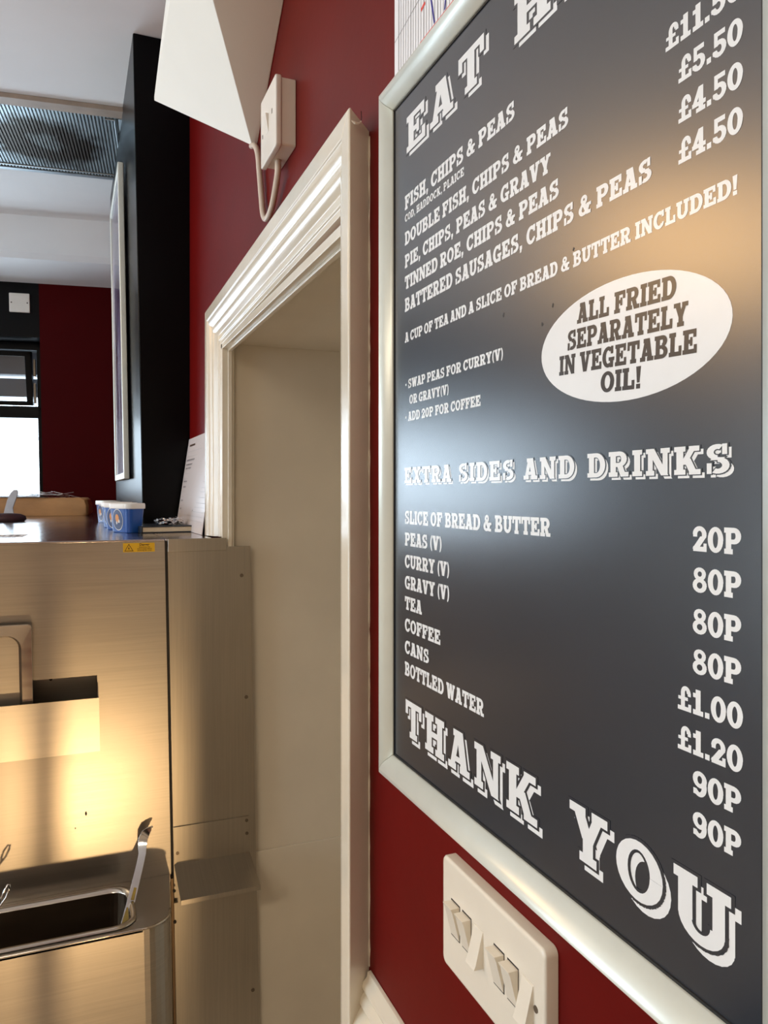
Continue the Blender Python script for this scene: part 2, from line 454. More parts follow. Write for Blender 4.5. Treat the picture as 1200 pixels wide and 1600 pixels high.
# ------------------------------------------------------------------ frying range
rg = thing('frying_range', (-.6, YC, FLZ), 'brushed stainless steel frying range with a flat polished top, left of the doorway', 'range')
RX0, RX1 = -1.9, 0.1565
SX0, SX1, SZ0, SZ1 = -.42, .0382, -.377, -.317     # slot cut in the front
fp = MB(); T = .012
fp.box((RX0, YC, FLZ), (SX0, YC+T, TOPZ-.004), STEEL).box((SX1, YC, FLZ), (RX1, YC+T, TOPZ-.004), STEEL)
fp.box((SX0, YC, SZ1), (SX1, YC+T, TOPZ-.004), STEEL).box((SX0, YC, FLZ), (SX1, YC+T, SZ0-.012), STEEL)
fp.build('front_panel', rg, lean=True)
tp = MB()
tp.prism([(RX0, YC-.001, TOPZ-.004), (RX1, YC-.001, TOPZ-.004), (RX1, 1.915, TOPZ-.004), (0.1555, 3.0, TOPZ-.004), (0.1555, 3.45, TOPZ-.004), (RX0, 3.55, TOPZ-.004)], (0, 0, .004), STEELTOP)
tp.build('top_sheet', rg, lean=True, bevel=.0012)
MB().box((RX0, YC+.08, FLZ), (RX1-.004, 3.40, TOPZ-.006), DARKST).build('carcass', rg, lean=True)
pk = MB()
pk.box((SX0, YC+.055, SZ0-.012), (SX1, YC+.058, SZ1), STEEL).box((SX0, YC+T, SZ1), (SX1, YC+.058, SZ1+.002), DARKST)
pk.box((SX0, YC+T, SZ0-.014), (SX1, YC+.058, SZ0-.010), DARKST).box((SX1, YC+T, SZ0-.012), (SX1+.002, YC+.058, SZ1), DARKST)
pk.disc((-.0375, YC+.055, -.3295), .0028, (0, -1, 0), SEAM, .0004)
pk.build('slot_recess', rg, lean=True)
cp = MB(); LY = 1.400; LX1 = .0394; LT, LB = -.3480, -.4375
cp.box((SX0, LY, LB), (LX1, LY+.0015, LT), STEELP).box((SX0, LY-.0002, LT), (LX1, LY+.0022, LT+.0012), STEELP)
cp.box((SX0, LY+.0015, LB), (LX1, YC-.0003, LB+.0015), STEELP).box((LX1-.0015, LY+.0015, LB), (LX1, YC-.0003, LT), STEELP)
cp.build('slot_lip', rg, lean=True)
# chute housing below, standing forward of the front panel with a rounded end
HZ = -.6865; HY = 1.272; HXR = .140
def house(x0, x1, y0, y1, r, n=8):
    pts = [(x0, y1), (x0, y0)]
    for k in range(n + 1):
        a = -PI/2 + PI/2*k/n; pts.append((x1 - r + r*math.cos(a), y0 + r + r*math.sin(a)))
    pts.append((x1 + .014, y1)); return pts
PX0, PX1, PY0, PY1 = -.72, .082, 1.290, 1.418
hs = MB()
o1 = house(-.78, HXR, HY, YC-.0005, .045)
hs.rings([[(x, y, FLZ) for x, y in o1], [(x, y, HZ) for x, y in o1]], STEEL, cap=False)
hs.build('chute_housing', rg, lean=True, bevel=0)
# collar = flat top of the housing around the pan
inn = rounded(PX0, PY0, PX1, PY1, .030, 6)
col_ = MB()
def ray_out(p, poly):
    c = Vector(((PX0+PX1)/2, (PY0+PY1)/2)); best = None
    dx, dy = p[0]-c.x, p[1]-c.y
    for i in range(len(poly)):
        a = poly[i]; b = poly[(i+1) % len(poly)]
        ex, ey = b[0]-a[0], b[1]-a[1]; den = dx*ey - dy*ex
        if abs(den) < 1e-9: continue
        t = ((a[0]-c.x)*ey - (a[1]-c.y)*ex)/den; s = ((a[0]-c.x)*dy - (a[1]-c.y)*dx)/den
        if t > 0 and -1e-6 <= s <= 1+1e-6 and (best is None or t < best): best = t
    return (c.x + dx*best, c.y + dy*best)
# denser ring so that both outlines are followed
ang = [2*PI*k/160 for k in range(160)]
def hit(poly, a):
    c = ((PX0+PX1)/2, (PY0+PY1)/2); return ray_out((c[0]+math.cos(a)*.01, c[1]+math.sin(a)*.01), poly)
for p in o1 + inn: ang.append(math.atan2(p[1]-(PY0+PY1)/2, p[0]-(PX0+PX1)/2) % (2*PI))
ang = sorted(set(round(a, 6) for a in ang))
oo = [hit(o1, a) for a in ang]; ii = [hit(inn, a) for a in ang]
col_.rings([[(x, y, HZ-.004) for x, y in oo], [(x, y, HZ) for x, y in oo], [(x, y, HZ) for x, y in ii], [(x, y, HZ-.004) for x, y in ii]], STEEL, cap=False)
col_.build('housing_collar', rg, lean=True)
lp = MB(); lip = [(x, y, HZ+.001) for x, y in o1[1:11]]
lp.tube(lip, .0022, STEELSH, 8); lp.build('collar_bead', rg, lean=True, smooth=True)
# seam strip and bracket between range and side panel
sm = MB()
sm.box((RX1+.0002, YC+.003, FLZ), (RX1+.0045, YC+.02, TOPZ-.004), SEAM)
sm.build('seam', rg, lean=True)
br = MB()
br.box((RX1-.002, YC-.012, FLZ), (RX1+.0025, YC-.001, -.690), DARKST)
br.box((RX1+.003, YC-.012, FLZ), (RX1+.010, YC-.004, -.735), STEELV)
for z in (-.712, -.768): br.disc((RX1+.0035, YC-.0125, z), .0028, (0, -1, 0), SEAM, .0015)
br.build('hinge_bracket', rg, lean=True)
# specks of dried batter on the front
for x, z, r, q in ((.0155, -.5555, .0016, .0036), (-.002, -.5785, .0009, .0014)):
    MB().disc((x, YC-.0003, z), r, (0, -1, 0), SEAM, .0004, 10, q).build('batter_speck', rg, lean=True)

# text from the built-in sans font, turned into mesh
def sans(txt, size, M, mat, mb, align='LEFT', bold=0):
    cu = bpy.data.curves.new('lettering', 'FONT'); cu.body = txt; cu.size = size; cu.align_x = align
    cu.offset = bold; cu.resolution_u = 3
    ob = bpy.data.objects.new('lettering', cu); COL.objects.link(ob)
    bpy.context.view_layer.update()
    dg = bpy.context.evaluated_depsgraph_get()
    me = bpy.data.meshes.new_from_object(ob.evaluated_get(dg))
    mb.mesh([tuple(M @ v.co) for v in me.vertices], [tuple(p.vertices) for p in me.polygons], mat)
    bpy.data.objects.remove(ob); bpy.data.meshes.remove(me); bpy.data.curves.remove(cu)

# danger sticker
dx0, dx1, dz0, dz1 = .0853, .1392, -.1040, -.0880
dk = MB().box((dx0, YC-.0008, dz0), (dx1, YC-.0001, dz1), STICKER)
DY = YC - .0010
tri = lambda cx, cz, r: [(cx, DY, cz + r), (cx - r*.87, DY, cz - r*.5), (cx + r*.87, DY, cz - r*.5)]
cx, cz = dx0 + .0098, -.0980
dk.poly(tri(cx, cz, .0088), STICKINK); dk.poly([(x, DY-.0001, z) for x, y, z in tri(cx, cz+.0001, .0068)], STICKER)
dk.poly([(cx+.0006, DY-.0002, cz+.0048), (cx-.0016, DY-.0002, cz-.0002), (cx-.0001, DY-.0002, cz-.0002), (cx-.0007, DY-.0002, cz-.0028), (cx+.0016, DY-.0002, cz+.0011), (cx+.0003, DY-.0002, cz+.0011)], STICKINK)
RXM = Matrix.Rotation(PI/2, 4, 'X')
sans('Danger', .0058, Matrix.Translation((.1215, DY, -.0929)) @ RXM, STICKINK, dk, 'CENTER', .00012)
for i, s in enumerate(('Disconnect the', 'mains supply before', 'removing this cover')):
    sans(s, .0031, Matrix.Translation((.1215, DY, -.0963 - i*.0029)) @ RXM, STICKINK, dk, 'CENTER', .00004)
tag(dk.build('warning_sticker', lean=True, solid=False), 'yellow danger sticker with a black lightning triangle at the top corner of the steel range', 'sticker')

# steel pan lid standing in the slot
pt = thing('steel_pan', (-.16, YC-.02, SZ0), 'shiny stainless steel pan standing upright in the slot of the range front', 'pan')
PLX0, PLX1, PLZ0, PLZ1 = -.36, -.0632, -.4000, -.2178
LMx = Matrix.Translation((0, 1.413, 0))
outp = rounded(PLX0, PLZ0, PLX1, PLZ1, .006, 6); inp = rounded(PLX0+.016, PLZ0+.012, PLX1-.016, PLZ1-.017, .022, 6); dep = rounded(PLX0+.021, PLZ0+.016, PLX1-.021, PLZ1-.021, .020, 6)
R3 = lambda pts, y: [tuple(LMx @ Vector((x, y, z))) for x, z in pts]
fr = MB().rings([R3(outp, .008), R3(outp, .0), R3(inp, -.001)], STEELSH, cap=False)
fr.build('rim', pt, lean=True, bevel=.0008)
MB().rings([R3(inp, -.001), R3(inp, .004), R3(dep, .018)], DARKST, cap=False).poly(R3(dep, .018), STEEL).build('recess', pt, lean=True)

# pan dropped into the chute housing
hp = thing('fat_pan', ((PX0+PX1)/2, (PY0+PY1)/2, HZ), 'deep steel pan of dark oil sunk into the range housing at bottom left', 'pan')
def pr_(inset, r, z): return [(x, y, z) for x, y in rounded(PX0+inset, PY0+inset, PX1-inset, PY1-inset, r, 6)]
MB().rings([pr_(-.006, .034, HZ+.0012), pr_(-.004, .033, HZ+.0045), pr_(.001, .030, HZ+.0045), pr_(.005, .026, HZ-.002)], STEELSH, cap=False).build('rim', hp, smooth=True, lean=True)
MB().rings([pr_(.005, .026, HZ-.002), pr_(.009, .024, HZ-.105)], DARKST, cap=False).poly(pr_(.009, .024, HZ-.105), DARKST).build('basin', hp, lean=True, smooth=False)
MB().poly(pr_(.0085, .024, HZ-.085), OIL).build('oil', hp, lean=True)['label'] = 'dark brown oil'

# scoop handle and the second tool
sc_ = thing('scoop', (.07, 1.34, HZ-.09), 'steel scoop with a hooked flat handle stained yellow, leaning right in the oil pan', 'scoop')
hpts = [(0.045, 1.338, -0.779), (0.0771, 1.328, -0.7292), (0.0839, 1.34, -0.7113), (0.0907, 1.352, -0.6934), (0.0976, 1.364, -0.6761), (0.1048, 1.378, -0.6571), (0.1123, 1.393, -0.6379), (0.1169, 1.404, -0.6247), (0.1175, 1.411, -0.6155), (0.119, 1.416, -0.6055), (0.1234, 1.418, -0.597), (0.1284, 1.419, -0.5926), (0.1354, 1.419, -0.587)]
def blade(path, widths, t, nrm, mat):
    path = [Vector(p) for p in path]; rs = []; nn = Vector(nrm).normalized()
    for i, p in enumerate(path):
        tg = (path[min(i+1, len(path)-1)] - path[max(i-1, 0)]).normalized(); sd = tg.cross(nn).normalized(); w = widths[i]/2
        rs.append([p + sd*w + nn*t/2, p - sd*w + nn*t/2, p - sd*w - nn*t/2, p + sd*w - nn*t/2])
    return MB().rings(rs, mat)
blade(hpts, [.0140, .0140, .0140, .0135, .0130, .0125, .0122, .0125, .0145, .0160, .0150, .0105, .0030], .0014, (.28, .93, .20), CHROME).build('handle', sc_, bevel=.0003)
ms = MB()
for p, q, w0, w1 in (((0.0839, 1.34, -0.7113), (0.0924, 1.3549, -0.6895), .0062, .0040), ((0.0959, 1.361, -0.6804), (0.1016, 1.3717, -0.6657), .0010, .0046)):
    d = Vector((-.0004, -.0012, .0002)); p = Vector(p)+d; q = Vector(q)+d; sd = (q-p).cross(Vector((.28, .93, .20))).normalized()
    if sd.x < 0: sd = -sd
    MB().poly([p - sd*w0, p + sd*w1, q + sd*w1*.8, q - sd*w0*.7], MUSTARD).build('mustard_stain', sc_, solid=False)
MB().rings([[(.030+.024*math.cos(a)*q, 1.345+.024*math.sin(a)*q, -.776 - (1-q)*.012) for a in [2*PI*k/16 for k in range(16)]] for q in (1, .9, .6, .2)], CHROME).build('bowl', sc_, smooth=True)
tg = thing('tongs', (-.14, 1.34, HZ-.08), 'thin wire loop handle of steel tongs at the left edge of the oil pan', 'tongs')
tl = MB()
tl.tube([(-.165, 1.325, -.760), (-.130, 1.335, -.690), (-.108, 1.345, -.656), (-.1005, 1.35, -.645), (-.0935, 1.352, -.636), (-.0885, 1.354, -.624), (-.0875, 1.355, -.6175), (-.0905, 1.355, -.617), (-.0960, 1.353, -.6255), (-.0990, 1.352, -.634), (-.1002, 1.351, -.6430)], .0016, CHROME, 8)
tl.build('wire_loop', tg, smooth=True)

# side panel (steel column) between range and doorway, with cap and drip shelf
cl = thing('steel_side_panel', (.23, YC, FLZ), 'narrow upright stainless steel panel screwed to the door reveal beside the range', 'panel')
PXL = .1615
MB().box((PXL, YC, FLZ), (.3118, YC+.0035, TOPZ-.0165), STEELV).build('face_sheet', cl, lean=True)
MB().box((.188, YC+.0038, FLZ), (.2435, 1.912, TOPZ-.004), DARKST).build('carcass', cl, lean=False)
cc = MB()
cc.box((.1635, YC-.0035, TOPZ-.0235), (.2700-.0012, YC-.0008, TOPZ), STEELV)
cc.box((.1595, YC-.0008, TOPZ-.0035), (.2430, 1.912, TOPZ), STEELTOP)
cc.build('cap', cl, bevel=.0008)
for i, (x, z) in enumerate(((.2975, -.1530), (.3060, -.3808), (.3185, -.9320))):
    MB().disc((x, YC, z), .0034, (0, -1, 0), SCREW, .0016).build('screw', cl, lean=False, bevel=.0004)
ds = MB()
ds.box((.1620, YC-.0030, -.6730), (.2990, YC-.0003, -.6030), STEELV)
for x, z in ((.1680, -.6500), (.2945, -.6105), (.2945, -.6345)): ds.disc((x, YC-.003, z), .0030, (0, -1, 0), SCREW, .0012)
shelf = ds.build('drip_shelf', cl, lean=True)
tn = MB()
prf = [(YC-.003, -.6700), (YC-.003, -.6728), (1.352, -.6945), (1.350, -.6990), (1.347, -.6990), (1.348, -.6918)]
tn.rings([[(.1620, y, z) for y, z in prf], [(.2990, y, z) for y, z in prf]], STEELV)
tn.build('shelf_tongue', shelf, lean=True)
MB().disc((.218, 1.40, -.6805), .006, (0, -.25, 1), MUSTARD, .0006, 12, .0022).build('mustard_smear', shelf, lean=True)

# ------------------------------------------------------------------ things on the range top
def tub(x, y, rz):
    t = thing('plastic_tub', (0, 0, 0), 'blue plastic tub with white lid and round emblem, nearest of the row by the pillar', 'tub', 'blue tubs in a row by the pillar')
    def rr(w, d, r, z): return [(a, b, z) for a, b in rounded(-w/2, -d/2, w/2, d/2, r, 5)]
    MB().rings([rr(.034, .074, .013, 0), rr(.036, .076, .013, .002), rr(.044, .088, .015, .053)], TUBBLUE).build('body', t, smooth=False, bevel=.0006)
    MB().rings([rr(.0480, .0925, .017, .050), rr(.0485, .093, .017, .053), rr(.0480, .0925, .017, .060), rr(.046, .090, .017, .0615), rr(.040, .084, .014, .0615), rr(.039, .083, .013, .0600)], TUBLID).build('lid', t, bevel=.0006)
    # emblem on the long left side
    def el(r1, r2, off, m, mb):
        pts = []
        for k in range(24):
            a = 2*PI*k/24; b = r1*math.cos(a); z = .027 + r2*math.sin(a)
            sx = -.0180 - (z-.002)/.051*.004 - off
            pts.append((sx, b, z))
        mb.poly(pts, m)
    e = MB(); el(.0235, .0225, .0006, TUBLID, e); el(.0220, .0210, .0008, EMBNAVY, e)
    for q in ((.0085, .0085, .002, .003, EMBORG), (.004, .004, -.005, -.003, TUBLID), (.003, .004, .005, -.006, TUBLID)):
        pts = []
        for k in range(14):
            a = 2*PI*k/14; z = .027 + q[3] + q[1]*math.sin(a); pts.append((-.0180 - (z-.002)/.051*.004 - .0010, q[2] + q[0]*math.cos(a), z))
        e.poly(pts, q[4])
    e.build('emblem', t, solid=False)
    t.location = (x, y, TOPZ+.0002); t.rotation_euler = (0, 0, rz)
    return t
t0 = tub(.112, 1.716, math.radians(22))
TUBS = [(.1060, 1.835, 24, 'blue plastic tub with white lid, second of the row, just behind the nearest tub'),
        (.1040, 1.955, 22, 'blue plastic tub with white lid, third of the row by the pillar'),
        (.1000, 2.330, 16, 'blue plastic tub with white lid, farthest back, next to the brown paper bundle')]
def copy_tree(o, parent=None):
    c = o.copy(); COL.objects.link(c)
    if parent is not None: c.parent = parent
    for k in list(o.children): copy_tree(k, c)
    return c
for x, y, a, lab in TUBS:
    c = copy_tree(t0); c.location = (x, y, TOPZ+.0002); c.rotation_euler = (0, 0, math.radians(a)); c['label'] = lab

# notebook and foil
nb = thing('notebook', (.19, 1.70, TOPZ), 'small black notebook with cream pages lying on the steel side panel', 'notebook')
NMx = Matrix.Translation((.1835, 1.735, TOPZ+.0003)) @ Matrix.Rotation(math.radians(9), 4, 'Z')
MB().box((-.058, -.070, .0), (.052, .070, .0022), NOTE, NMx).box((-.058, -.070, .0118), (.052, .070, .0140), NOTE, NMx).box((-.0595, -.070, .0), (-.056, .070, .014), NOTE, NMx).build('cover', nb, bevel=.0007)
MB().box((-.0560, -.0675, .0023), (.0495, .0675, .0117), PAGES, NMx).build('pages', nb)
fo = MB(); bmf = bmesh.new(); bmesh.ops.create_icosphere(bmf, subdivisions=4, radius=1.0)
rf = random.Random(3)
dirs = [(Vector((rf.uniform(-1, 1), rf.uniform(-1, 1), rf.uniform(-1, 1))).normalized(), rf.uniform(.1, .35)) for _ in range(40)]
for v in bmf.verts:
    n = v.co.normalized(); s = 1.0
    for dd, am in dirs: s -= am * max(0, n.dot(dd) - .72) * 1.6
    s += rf.uniform(-.07, .07)
    v.co = n * s
fo.mesh([tuple(NMx @ Vector((v.co.x*.042 + .022, v.co.y*.044 + .006, max(.0142, .0205 + v.co.z*.0110)))) for v in bmf.verts], [tuple(v.index for v in f.verts) for f in bmf.faces], CHROME)
bmf.free()
tag(fo.build('crumpled_foil'), 'crumpled ball of silver foil resting on the black notebook', 'foil')

# laminated list leaning against the wall
tl_, tr_ = Vector((.2680, 1.908, .130)), Vector((.2680, 1.540, .1285))
bl_, br_ = Vector((.2360, 1.900, TOPZ+.0005)), Vector((.2405, 1.540, TOPZ+.0005))
ls = thing('laminated_list', (bl_+br_)/2, 'laminated white list of small text leaning on the wall behind the notebook', 'sheet')
nrm = (br_-bl_).cross(tl_-bl_).normalized()
if nrm.x > 0: nrm = -nrm
MB().prism([bl_, br_, tr_, tl_], nrm * .0012, GLOSSP).build('sheet', ls)
tx = MB(); off = nrm * .0016
def lp_(s, t): return bl_.lerp(br_, s).lerp(tl_.lerp(tr_, s), t) + off
def bar(s0, s1, t, h, m=TEXTINK):
    tx.poly([lp_(s0, t), lp_(s1, t), lp_(s1, t+h), lp_(s0, t+h)], m)
rt = random.Random(11)
for k in range(4): bar(.10+.055*k, .145+.055*k, .905, .022, STICKINK)
rows = [.845, .79, .735, .685, .645, .60, .545, .50, .44, .40, .345, .29, .245, .20, .155, .11]
for i, t in enumerate(rows):
    bar(.05, .97, t, .0045, RULE)
    if i in (2, 3, 4, 7, 8, 11, 13):
        s = .06
        e_ = rt.uniform(.42, .62)
        while s < e_:
            w = rt.uniform(.025, .06); bar(s, s+w, t+.010, .016); s += w + .012
tx.build('printed_rows', ls, solid=False)

# wrapping paper bundle with white sheets, and the serving scoop
kb = thing('paper_bundle', (-.2, 3.05, TOPZ), 'bundle of brown wrapping paper topped with white sheets, at the back of the range top', 'paper bundle')
KM = Matrix.Translation((-.30, 3.20, TOPZ+.0005)) @ Matrix.Rotation(math.radians(-4), 4, 'Z')
kr = random.Random(5); ring = []
nx = 28
for z, ins in ((0, .004), (.012, 0), (.036, .0), (.058, .003), (.066, .012)):
    r = []
    for x, y in rounded(-.42+ins, -.13+ins, .375-ins, .13-ins, .02, 4): r.append(tuple(KM @ Vector((x+kr.uniform(-.003, .003), y+kr.uniform(-.003, .003), z))))
    ring.append(r)
MB().rings(ring, KRAFT).build('brown_wrap', kb, bevel=.002)
ws = MB()
for k in range(5):
    M2 = KM @ Matrix.Translation((kr.uniform(-.03, .015) - .06, kr.uniform(-.015, .015), .0665 + k*.0022)) @ Matrix.Rotation(math.radians(kr.uniform(-4, 4)), 4, 'Z')
    ws.box((-.36, -.11, 0), (.30, .11, .0012), PAPER, M2)
for k in range(9):
    x = .16 + .016*k; M2 = KM @ Matrix.Translation((x, kr.uniform(-.1, .05), .077)) @ Matrix.Rotation(kr.uniform(-.25, .25), 4, 'Y') @ Matrix.Rotation(kr.uniform(0, 1), 4, 'Z')
    ws.box((-.022, -.05, 0), (.024, .05, .0012), PAPER, M2)
ws.build('white_sheets', kb)

bs = thing('pastry_brush', (-.16, 2.55, TOPZ), 'brush with dark red bristles and upright clear handle on the back of the range', 'brush')
bb = MB()
rb = []
for z, q in ((0, .9), (.006, 1), (.016, .95), (.022, .7), (.024, .3)):
    rb.append([(-.172 + .055*q*math.cos(a), 2.50 + .035*q*math.sin(a), TOPZ+.0004+z) for a in [2*PI*k/18 for k in range(18)]])
bb.rings(rb, paint('dark_red_bristle', (0.035, .006, .008), .6, .4, 80, .6, 200)).build('bristle_head', bs, smooth=True)
MB().strap([(-.165, 2.50, TOPZ+.018), (-.164, 2.505, TOPZ+.040), (-.158, 2.51, TOPZ+.062), (-.150, 2.512, TOPZ+.084), (-.147, 2.514, TOPZ+.093)], [.030, .022, .024, .022, .010], .004, (.95, -.3, 0), paint('smoky_clear_plastic', (.36, .38, .42), .15, .1, 20)).build('handle', bs, bevel=.001)

cd = MB(); CM = Matrix.Translation((-.125, 1.655, TOPZ+.0003)) @ Matrix.Rotation(math.radians(-4), 4, 'Z')
cd.box((-.075, -.045, 0), (.045, .045, .0006), PAPER, CM)
for i in range(10):
    w = kr.uniform(.003, .008); x = -.07 + i*.011
    cd.poly([tuple(CM @ Vector(p)) for p in ((x, -.030, .0008), (x+w, -.030, .0008), (x+w, .012, .0008), (x, .012, .0008))], TEXTINK)
tag(cd.build('printed_card', solid=False), 'small white card with dark print lying flat near the front edge of the range', 'card')

# framed picture on the pillar
pf = thing('framed_picture', (.145, 2.44, .04), 'tall framed violet picture hanging on the side of the black pillar', 'picture')
FX0, FX1 = .1370, .1520; fy0, fy1, fz0, fz1 = 2.216, 2.655, .040, .900; fwid = .018
pfm = MB()
for a, c in (((FX0, fy0, fz0), (FX1, fy0+fwid, fz1)), ((FX0, fy1-fwid, fz0), (FX1, fy1, fz1)), ((FX0, fy0+fwid, fz0), (FX1, fy1-fwid, fz0+fwid)), ((FX0, fy0+fwid, fz1-fwid), (FX1, fy1-fwid, fz1))):
    pfm.box(a, c, FRAME)
pfm.build('frame', pf, lean=True, bevel=.002)
MB().box((FX0+.004, fy0+fwid-.001, fz0+fwid-.001), (FX0+.008, fy1-fwid+.001, fz1-fwid+.001), PICT).build('picture_sheet', pf, lean=True)
MB().box((FX1-.001, fy0+.12, fz1-.16), (.1586, fy1-.12, fz1-.12), DARKP).build('hanging_batten', pf, lean=True)

# blank plate on the far wall
bp_ = MB(); bp_.box((-.2255, -.012, .7755-.0), (-.1435, -.0005, .857), PLASTICW, FM)
bpo = thing('blank_wall_plate', tuple(FM @ Vector((-.18, 0, .78))), 'square cream blanking plate on the black wall above the window', 'wall plate')
bp_.build('plate', bpo, lean=True, bevel=.003)
for x in (-.216, -.153): MB().disc(tuple(FM @ Vector((x, -.012, .816))), .003, tuple(-E2), DARKDOT, .0008).build('screw_cap', bpo, lean=True)

# ceiling vent
VE = Vector((.9937, -.112, 0)); VN = Vector((.112, .9937, 0))
VM = Matrix(((VE.x, VN.x, 0, .146), (VE.y, VN.y, 0, 2.30), (0, 0, 1, 0), (0, 0, 0, 1)))
vt = thing('ceiling_vent', (-.16, 2.57, CZ), 'grimy steel extractor vent with slatted filter set in the white ceiling', 'vent')
VL, VD = .80, .512
vfm = MB()
vfm.box((-VL, 0, CZ-.014), (0, .045, CZ-.0005), paint('tan_vent_edge', (.34, .26, .20), .5, .2, 12), VM)
vfm.box((-VL, VD-.02, CZ-.014), (0, VD, CZ-.0005), GRILLE, VM)
vfm.box((-.022, .045, CZ-.016), (0, VD-.02, CZ-.0005), GRILLE, VM)
vfm.box((-.003, -.004, CZ-.017), (.004, VD, CZ-.0005), SEAM, VM)
vfm.build('vent_frame', vt, bevel=.001)
gm = MB(); x = -.030
while x > -VL:
    gm.box((x-.0052, .047, CZ-.0105), (x, VD-.022, CZ-.004), MESHM, VM); x -= .0098
y = .052
while y < VD-.022:
    gm.box((-VL, y, CZ-.0075), (-.024, y+.0022, CZ-.0045), MESHM, VM); y += .0085
gm.build('filter_mesh', vt)
MB().box((-VL, .045, CZ-.0028), (-.022, VD-.02, CZ-.0006), SEAM, VM).build('vent_backing', vt)
hk = MB()
hk.tube([tuple(VM @ Vector(p)) for p in ((-.060, .060, CZ-.013), (-.034, .060, CZ-.013), (-.034, .075, CZ-.013), (-.0345, VD-.045, CZ-.013), (-.062, VD-.045, CZ-.013), (-.44, VD-.047, CZ-.013))], .0022, GRILLE, 6)
hk.build('filter_handle', vt)

# ------------------------------------------------------------------ on the right-hand wall
# wedge-shaped fixture
wd = thing('wedge_wall_fixture', (.27, 1.17, .53), 'white wedge-shaped unit with angular faces, high on the red wall', 'wall fixture')
A_, B_, T_, C_ = (.131, 1.354, .662), (.2618, 1.1895, .5395), (.131, .964, .722), (.2695, 1.026, .671)
hpts_ = [A_, B_, T_, C_, (.2695, 1.36, .664), (.2695, 1.36, .80), (.2695, .962, .80), (.131, .964, .80), (.2695, 1.190, .5400)]
bmh = bmesh.new()
for p in hpts_: bmh.verts.new(p)
bmesh.ops.convex_hull(bmh, input=bmh.verts)
wm = MB(); bmh.verts.index_update(); bmh.verts.ensure_lookup_table()
wm.mesh([tuple(v.co) for v in bmh.verts], [tuple(v.index for v in f.verts) for f in bmh.faces], WEDGE); bmh.free()
wm.build('casing', wd, bevel=.0012)

# switched spur and its cable
spu = thing('switched_spur', (.27, 1.01, .45), 'white switched spur on a surface box beside the wedge fixture', 'switch')
sy0, sy1, sz0, sz1 = .966, 1.046, .4455, .5335
MB().prism([(.2698, y, z) for y, z in rounded(sy0, sz0, sy1, sz1, .004, 4)], (-.019, 0, 0), PLASTICW).build('back_box', spu, bevel=.001)
MB().prism([(.2507, y, z) for y, z in rounded(sy0-.002, sz0-.002, sy1+.002, sz1+.002, .004, 4)], (-.008, 0, 0), PLASTICW).build('plate', spu, bevel=.0018)
ym, zm = (sy0+sy1)/2, (sz0+sz1)/2
MB().rings([[(x, y, z) for x, z in ((.2430, zm+.012), (.2385, zm+.012), (.2422, zm-.012), (.2430, zm-.012))] for y in (ym+.009, ym-.003)], PLASTICW).build('rocker', spu, bevel=.0004)
for y, z, h in ((ym-.022, zm+.006, .006), (ym+.030, zm-.006, .005)): MB().box((.2424, y-.0016, z-h/2), (.2432, y+.0016, z+h/2), DARKDOT).build('fuse_slot', spu)
cpts = [(.258, 1.012, .447), (.2585, 1.016, .430), (.2600, 1.034, .416), (.2615, 1.056, .403), (.2625, 1.080, .396), (.2630, 1.102, .397), (.2630, 1.116, .405), (.2630, 1.124, .418), (.2630, 1.132, .442), (.2625, 1.140, .475), (.2620, 1.150, .510), (.2615, 1.168, .530), (.2612, 1.190, .5385)]
def smooth_path(p, n=6):
    p = [Vector(x) for x in p]; out = []
    for i in range(len(p)-1):
        a, b, c, d = p[max(i-1, 0)], p[i], p[i+1], p[min(i+2, len(p)-1)]
        for k in range(n):
            t = k/n; out.append(.5*((2*b) + (c-a)*t + (2*a-5*b+4*c-d)*t*t + (3*b-a-3*c+d)*t**3))
    return out + [p[-1]]
tag(MB().tube(smooth_path(cpts),  .0043, CABLE, 10).build('cable', smooth=True), 'cream cable looping below the switched spur on the red wall', 'cable')

# papers pinned above the menu board
pp = thing('ruled_paper', (.269, .5, .4), 'white ruled paper sheet on the red wall behind the top of the menu board', 'paper')
MB().box((.2685, .300, .330), (.2695, .6365, .640), PAPER).build('sheet', pp)
rp = MB(); X = .2683
y = .628
i = 0
while y > .31:
    w = .0008 if i % 5 else .0014
    sl = .000 + (.6365-y)*.02
    rp.poly([(X, y, .33), (X, y-w, .33), (X, y-w-.002, .64), (X, y-.002, .64)], RULE); y -= .0052; i += 1
rp.poly([(X, .6365, .4010), (X, .6365, .4018), (X, .31, .452), (X, .31, .4505)], RULE)
def stroke(y0, z0, y1, z1, w=.0022, m=BLUEINK, x=.26815):
    d = Vector((0, y1-y0, z1-z0)).normalized(); n = Vector((0, -d.z, d.y))*w/2
    a, b = Vector((x, y0, z0)), Vector((x, y1, z1)); rp.poly([a+n, b+n, b-n, a-n], m)
stroke(.562, .400, .5545, .3735); stroke(.562, .398, .548, .3985); stroke(.5365, .3735, .530, .402); stroke(.5365, .384, .518, .396); stroke(.580, .398, .572, .400, .003, REDINK)
stroke(.500, .374, .494, .41); stroke(.480, .376, .476, .41); stroke(.494, .392, .476, .392)
rp.build('ruled_lines', pp, solid=False)
rc = thing('red_edged_card', (.267, .45, .36), 'red-edged card tucked behind the top rail of the menu board', 'card')
MB().box((.2660, .320, .330), (.2675, .5770, .3695), REDINK).build('red_edge', rc)
MB().box((.2655, .322, .330), (.2659, .5720, .3675), PAPER).build('card_face', rc)

